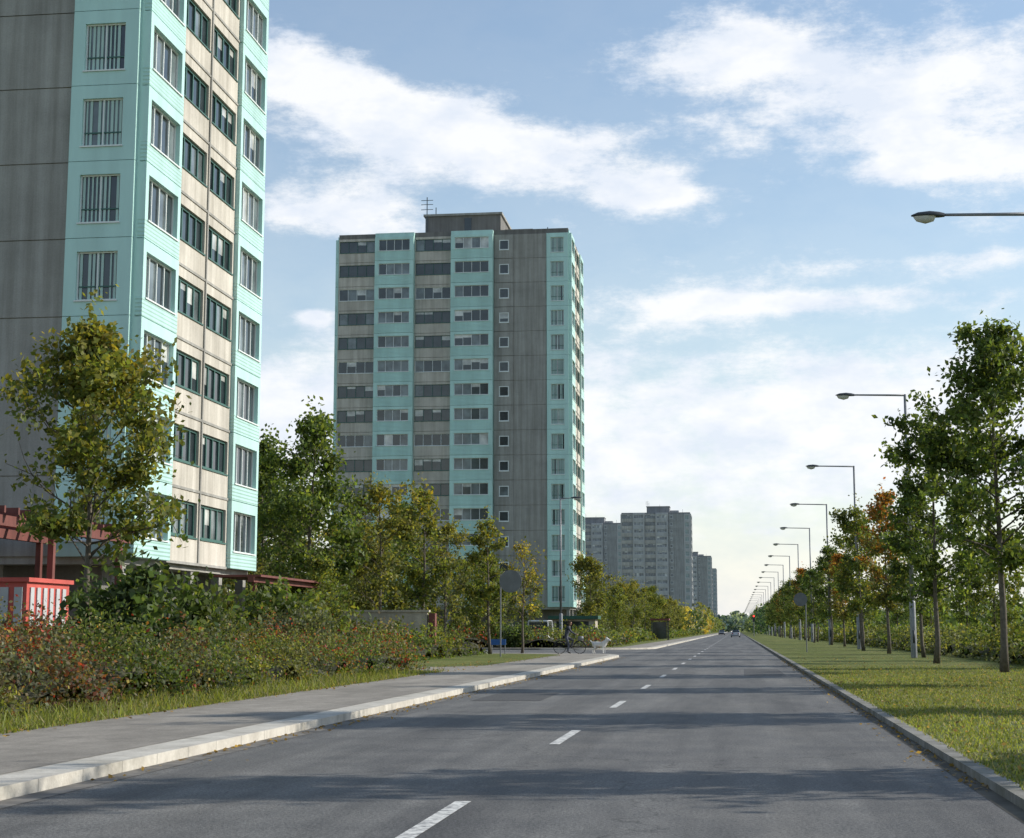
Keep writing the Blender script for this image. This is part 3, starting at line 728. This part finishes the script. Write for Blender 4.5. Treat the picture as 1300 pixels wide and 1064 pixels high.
V=[(-.18,0,.95),(-.13,0,1.12),(-.05,0,1.32),(-.01,0,1.43),(.02,0,1.50),
 (-.04,-.18,1.39),(.12,-.25,1.17),(.35,-.24,1.05),
 (-.04,.18,1.39),(.12,.25,1.17),(.35,.24,1.05),
 (-.17,-.1,.9),(-.02,-.24,.5),(-.06,-.27,.1),(.09,-.28,.04),
 (-.17,.1,.9),(.22,.12,.72),(.08,.13,.36),(.2,.13,.31)]
E=[(0,1),(1,2),(2,3),(3,4),(3,5),(5,6),(6,7),(3,8),(8,9),(9,10),(0,11),(11,12),(12,13),(13,14),(0,15),(15,16),(16,17),(17,18)]
R=[.14,.135,.15,.10,.055,.07,.05,.036,.07,.05,.036,.1,.065,.045,.035,.1,.065,.045,.035]
me=skin_obj('body',V,E,R)
for mm in (JACK,TROU,SKINM,SHOE): me.materials.append(mm)
for p in me.polygons:
    c=p.center
    p.material_index=2 if (c.z>1.47 and abs(c.y)<.09) else (0 if c.z>.93 else 1)
    if (c.y<-.15 and c.z<.12) or (c.y>.05 and c.z<.37 and c.x<.4): p.material_index=3
obj('body',me,parent=fig)
me=skin_obj('head',[(.03,0,1.53),(.05,0,1.6),(.055,0,1.68),(.05,0,1.74),(.115,0,1.6),(.145,0,1.63),(.05,.09,1.635),(.05,-.09,1.635)],[(0,1),(1,2),(2,3),(1,4),(2,5),(1,6),(1,7)],[.06,.085,.098,.07,.045,.014,.02,.02])
me.materials.append(SKINM); obj('head',me,parent=fig)
me=skin_obj('hair',[(.015,0,1.66),(.03,0,1.74),(.07,0,1.775),(-.03,0,1.6)],[(0,1),(1,2),(0,3)],[.1,.09,.06,.07]); me.materials.append(HAIR); obj('hair',me,parent=fig)
b=Boxes()
for s in (-1,1): b.tube([(.145,s*.035,1.645),(.15,s*.035,1.645)],[.012,.006],6,0)
b.tube([(.145,-.025,1.575),(.147,.025,1.575)],.006,6,1)
obj('eyes_and_mouth',b.mesh('eyes',[HAIR,RED]),parent=fig)
for s in (-1,1):
    hv=[(.34,s*.24,1.05),(.4,s*.24,1.045)]; he=[(0,1)]; hr=[.03,.036]
    for i,(oy,l) in enumerate(((-.032,.07),(-.011,.08),(.011,.075),(.032,.06))):
        n=len(hv); hv+=[(.435,s*.24+oy,1.05),(.435+l*.45,s*.24+oy,1.035),(.43+l*.4,s*.24+oy,1.0)]; he+=[(1,n),(n,n+1),(n+1,n+2)]; hr+=[.011,.009,.008]
    n=len(hv); hv+=[(.39,s*.24-s*.045,1.03),(.42,s*.24-s*.055,1.005)]; he+=[(1,n),(n,n+1)]; hr+=[.012,.009]
    me=skin_obj('hand',hv,he,hr,1); me.materials.append(SKINM); obj('hand',me,parent=fig)
bike=empty('bicycle',(CX,CY,.125),0.06); b=Boxes()
for wx in (-.52,.56):
    a=np.linspace(0,2*np.pi,29); b.tube([(wx+.325*math.cos(t),0,.345+.325*math.sin(t)) for t in a],.02,6,1)
    b.tube([(wx,-.05,.345),(wx,.05,.345)],.03,8,2)
    for k in range(14):
        t=k*2*math.pi/14; b.tube([(wx,0,.345),(wx+.315*math.cos(t),0,.345+.315*math.sin(t))],.003,4,2)
    a=np.linspace(.3,2.6,10); b.tube([(wx+.36*math.cos(t),0,.345+.36*math.sin(t)) for t in a],.022,4,0)
P=dict(bb=(-.07,0,.29),st=(-.2,0,.78),ht=(.36,0,.85),hb=(.4,0,.66),ra=(-.52,0,.345),fa=(.56,0,.345))
for p,q,r in (('bb','st',.016),('bb','hb',.02),('st','ht',.016),('ra','bb',.01),('ra','st',.009),('hb','fa',.013),('ht','hb',.018)): b.tube([P[p],P[q]],r,6,0)
b.tube([(-.2,0,.78),(-.22,0,.87)],.013,6,2); b.tube([(-.36,0,.885),(-.28,0,.9),(-.08,0,.89)],[.09,.085,.025],8,1)
b.tube([(.36,0,.85),(.34,0,1.0)],.013,6,2); b.tube([(.38,-.3,1.02),(.42,-.2,1.02),(.36,0,1.01),(.42,.2,1.02),(.38,.3,1.02)],.013,6,1)
b.tube([(-.07,-.08,.29),(-.07,.08,.29)],.02,6,2); b.tube([(-.07,-.08,.29),(-.15,-.08,.14)],.01,6,2); b.tube([(-.07,.08,.29),(.05,.08,.3)],.01,6,2)
b.add(-.2,-.1,-.17,-.08,.125,.145,1); b.add(.05,.17,.08,.18,.29,.31,1)
b.tube([(-.07,-.06,.29),(-.07,-.05,.29)],.09,12,2)
b.add(-.75,-.35,-.07,.07,.75,.77,2)
b.add(.46,.76,-.17,.17,.72,.74,2)
for s in (-.17,.17): b.add(.46,.76,s-.006,s+.006,.742,.95,2)
b.add(.752,.764,-.16,.16,.742,.95,2); b.add(.456,.468,-.16,.16,.742,.95,2)
obj('frame',b.mesh('bike',[DARKM,TYRE,STEEL],smooth=True),parent=bike)
FUR=simple('white_fur',(.72,.7,.66),.9,.12,8,bumps=.4)
dog=empty('dog',(-7.45,91.0,.125),-.35); dog.scale=(1.1,1.1,1.1)
V=[(-.05,0,.47),(.15,0,.46),(.28,0,.5),(.38,0,.62),(.44,0,.70),(.54,0,.68),(.62,0,.66),(-.28,0,.5),(-.4,0,.56),(-.52,0,.66)]
E=[(0,1),(1,2),(2,3),(3,4),(4,5),(5,6),(0,7),(7,8),(8,9)]; R=[.125,.15,.14,.085,.085,.05,.032,.12,.03,.03]
for s in (-1,1):
    n=len(V); V+=[(.26,s*.09,.38),(.21,s*.1,.28),(.24,s*.1,.13),(.25,s*.1,.035),(.3,s*.1,.03)]; E+=[(2,n),(n,n+1),(n+1,n+2),(n+2,n+3),(n+3,n+4)]; R+=[.06,.045,.03,.028,.025]
    n=len(V); V+=[(-.26,s*.09,.4),(-.17,s*.1,.3),(-.34,s*.1,.17),(-.31,s*.1,.035),(-.26,s*.1,.03)]; E+=[(7,n),(n,n+1),(n+1,n+2),(n+2,n+3),(n+3,n+4)]; R+=[.075,.06,.03,.027,.025]
    n=len(V); V+=[(.41,s*.06,.77),(.39,s*.075,.82)]; E+=[(4,n),(n,n+1)]; R+=[.025,.01]
me=skin_obj('dog_body',V,E,R); me.materials.append(FUR); obj('body',me,parent=dog)
b=Boxes(); b.tube([(.645,0,.665),(.66,0,.665)],.016,8,0)
for s in (-1,1): b.tube([(.5,s*.045,.725),(.515,s*.05,.728)],.01,6,0)
obj('nose_and_eyes',b.mesh('nose',[TYRE]),parent=dog)

# ---------------------------------------------------------------- sky
AZ=18; EL=29
S=Vector((math.cos(rad(EL))*math.cos(rad(AZ)),math.cos(rad(EL))*math.sin(rad(AZ)),math.sin(rad(EL))))
L=bpy.data.lights.new('sun','SUN'); L.energy=5.0; L.angle=rad(.5); L.color=(1,.94,.84)
lo=bpy.data.objects.new('sun',L); lo.rotation_euler=S.to_track_quat('Z','Y').to_euler(); lo.location=(50,0,60); COL.objects.link(lo)
w=bpy.data.worlds.new('World'); scene.world=w; w.use_nodes=True; nt=w.node_tree; nt.nodes.clear()
out=nt.nodes.new('ShaderNodeOutputWorld'); sky=nt.nodes.new('ShaderNodeTexSky'); sky.sky_type='NISHITA'; sky.sun_disc=False
sky.sun_elevation=rad(EL); sky.sun_rotation=rad(90-AZ); sky.air_density=1.25; sky.dust_density=.3; sky.ozone_density=2.2
bg=nt.nodes.new('ShaderNodeBackground'); bg.inputs[1].default_value=.15
nt.links.new(sky.outputs[0],bg.inputs[0])
tc=nt.nodes.new('ShaderNodeTexCoord'); sp=nt.nodes.new('ShaderNodeSeparateXYZ'); nt.links.new(tc.outputs['Generated'],sp.inputs[0])
def M(op,a,b=None,c=None):
    n=nt.nodes.new('ShaderNodeMath'); n.operation=op
    for i,v in enumerate((a,b,c)):
        if v is None: continue
        if isinstance(v,(int,float)): n.inputs[i].default_value=v
        else: nt.links.new(v,n.inputs[i])
    return n.outputs[0]
az=M('ARCTAN2',sp.outputs[0],sp.outputs[1]); el=M('ARCSINE',sp.outputs[2])
def cmb(x,y,z):
    n=nt.nodes.new('ShaderNodeCombineXYZ')
    for i,v in enumerate((x,y,z)):
        if isinstance(v,(int,float)): n.inputs[i].default_value=v
        else: nt.links.new(v,n.inputs[i])
    return n.outputs[0]
def G(a0,e0,sx,sy,slope,amp):
    dx=M('SUBTRACT',az,a0); X=M('DIVIDE',dx,sx); Y=M('DIVIDE',M('SUBTRACT',M('SUBTRACT',el,e0),M('MULTIPLY',dx,slope)),sy)
    return M('MULTIPLY',M('EXPONENT',M('MULTIPLY',M('ADD',M('MULTIPLY',X,X),M('MULTIPLY',Y,Y)),-1)),amp)
vec=cmb(az,M('MULTIPLY',el,1.9),.37)
n1=noise(nt,vec,12,9,.68); n2=noise(nt,cmb(az,M('MULTIPLY',el,4.5),.9),16,6,.66)
bias=None
for g in [(-.18,.300,.13,.026,-.30,.33),(-.25,.335,.05,.03,0,.12),(.085,.318,.12,.036,-.12,.34),(.02,.345,.05,.015,.2,.18),(.135,.272,.045,.016,0,.27),(-.044,.262,.026,.009,0,.3),
          (-.245,.25,.055,.018,-.1,.25),(.0,.12,2.5,.046,0,.34),(.03,.196,.14,.010,.0,.24),(.14,.215,.1,.007,0,.17),(-.255,.188,.010,.004,0,.36),
          (1.6,.6,.5,.3,0,.2),(-1.6,.5,.5,.2,0,.2)]:
    q=G(*g); bias=q if bias is None else M('ADD',bias,q)
f=M('ADD',M('ADD',M('MULTIPLY',n1,.78),M('MULTIPLY',n2,.22)),bias)
mr=nt.nodes.new('ShaderNodeMapRange'); mr.interpolation_type='SMOOTHSTEP'; mr.inputs[1].default_value=.56; mr.inputs[2].default_value=.78
nt.links.new(f,mr.inputs[0])
haze=M('ADD',M('MULTIPLY',M('EXPONENT',M('MULTIPLY',M('MAXIMUM',el,0),-8)),.74),.07)
mask=M('SUBTRACT',1,M('MULTIPLY',M('SUBTRACT',1,M('MULTIPLY',mr.outputs[0],.94)),M('SUBTRACT',1,haze)))
bg2=nt.nodes.new('ShaderNodeBackground'); bg2.inputs[1].default_value=1.05
cc=ramp(nt,noise(nt,vec,20,4,.6),[(.32,(.78,.84,.94)),(.58,(.97,.98,1.0))]); nt.links.new(cc,bg2.inputs[0])
ms=nt.nodes.new('ShaderNodeMixShader'); nt.links.new(mask,ms.inputs[0]); nt.links.new(bg.outputs[0],ms.inputs[1]); nt.links.new(bg2.outputs[0],ms.inputs[2])
nt.links.new(ms.outputs[0],out.inputs[0])

# ---------------------------------------------------------------- camera
cd=bpy.data.cameras.new('camera'); cd.sensor_fit='HORIZONTAL'; cd.sensor_width=36; cd.lens=57.88; cd.shift_y=-45/1300
cd.clip_start=.1; cd.clip_end=8000
cam=bpy.data.objects.new('camera',cd); cam.location=(0,0,1.4); cam.rotation_euler=(rad(90+8.517),0,rad(7.68)); COL.objects.link(cam)
scene.camera=cam
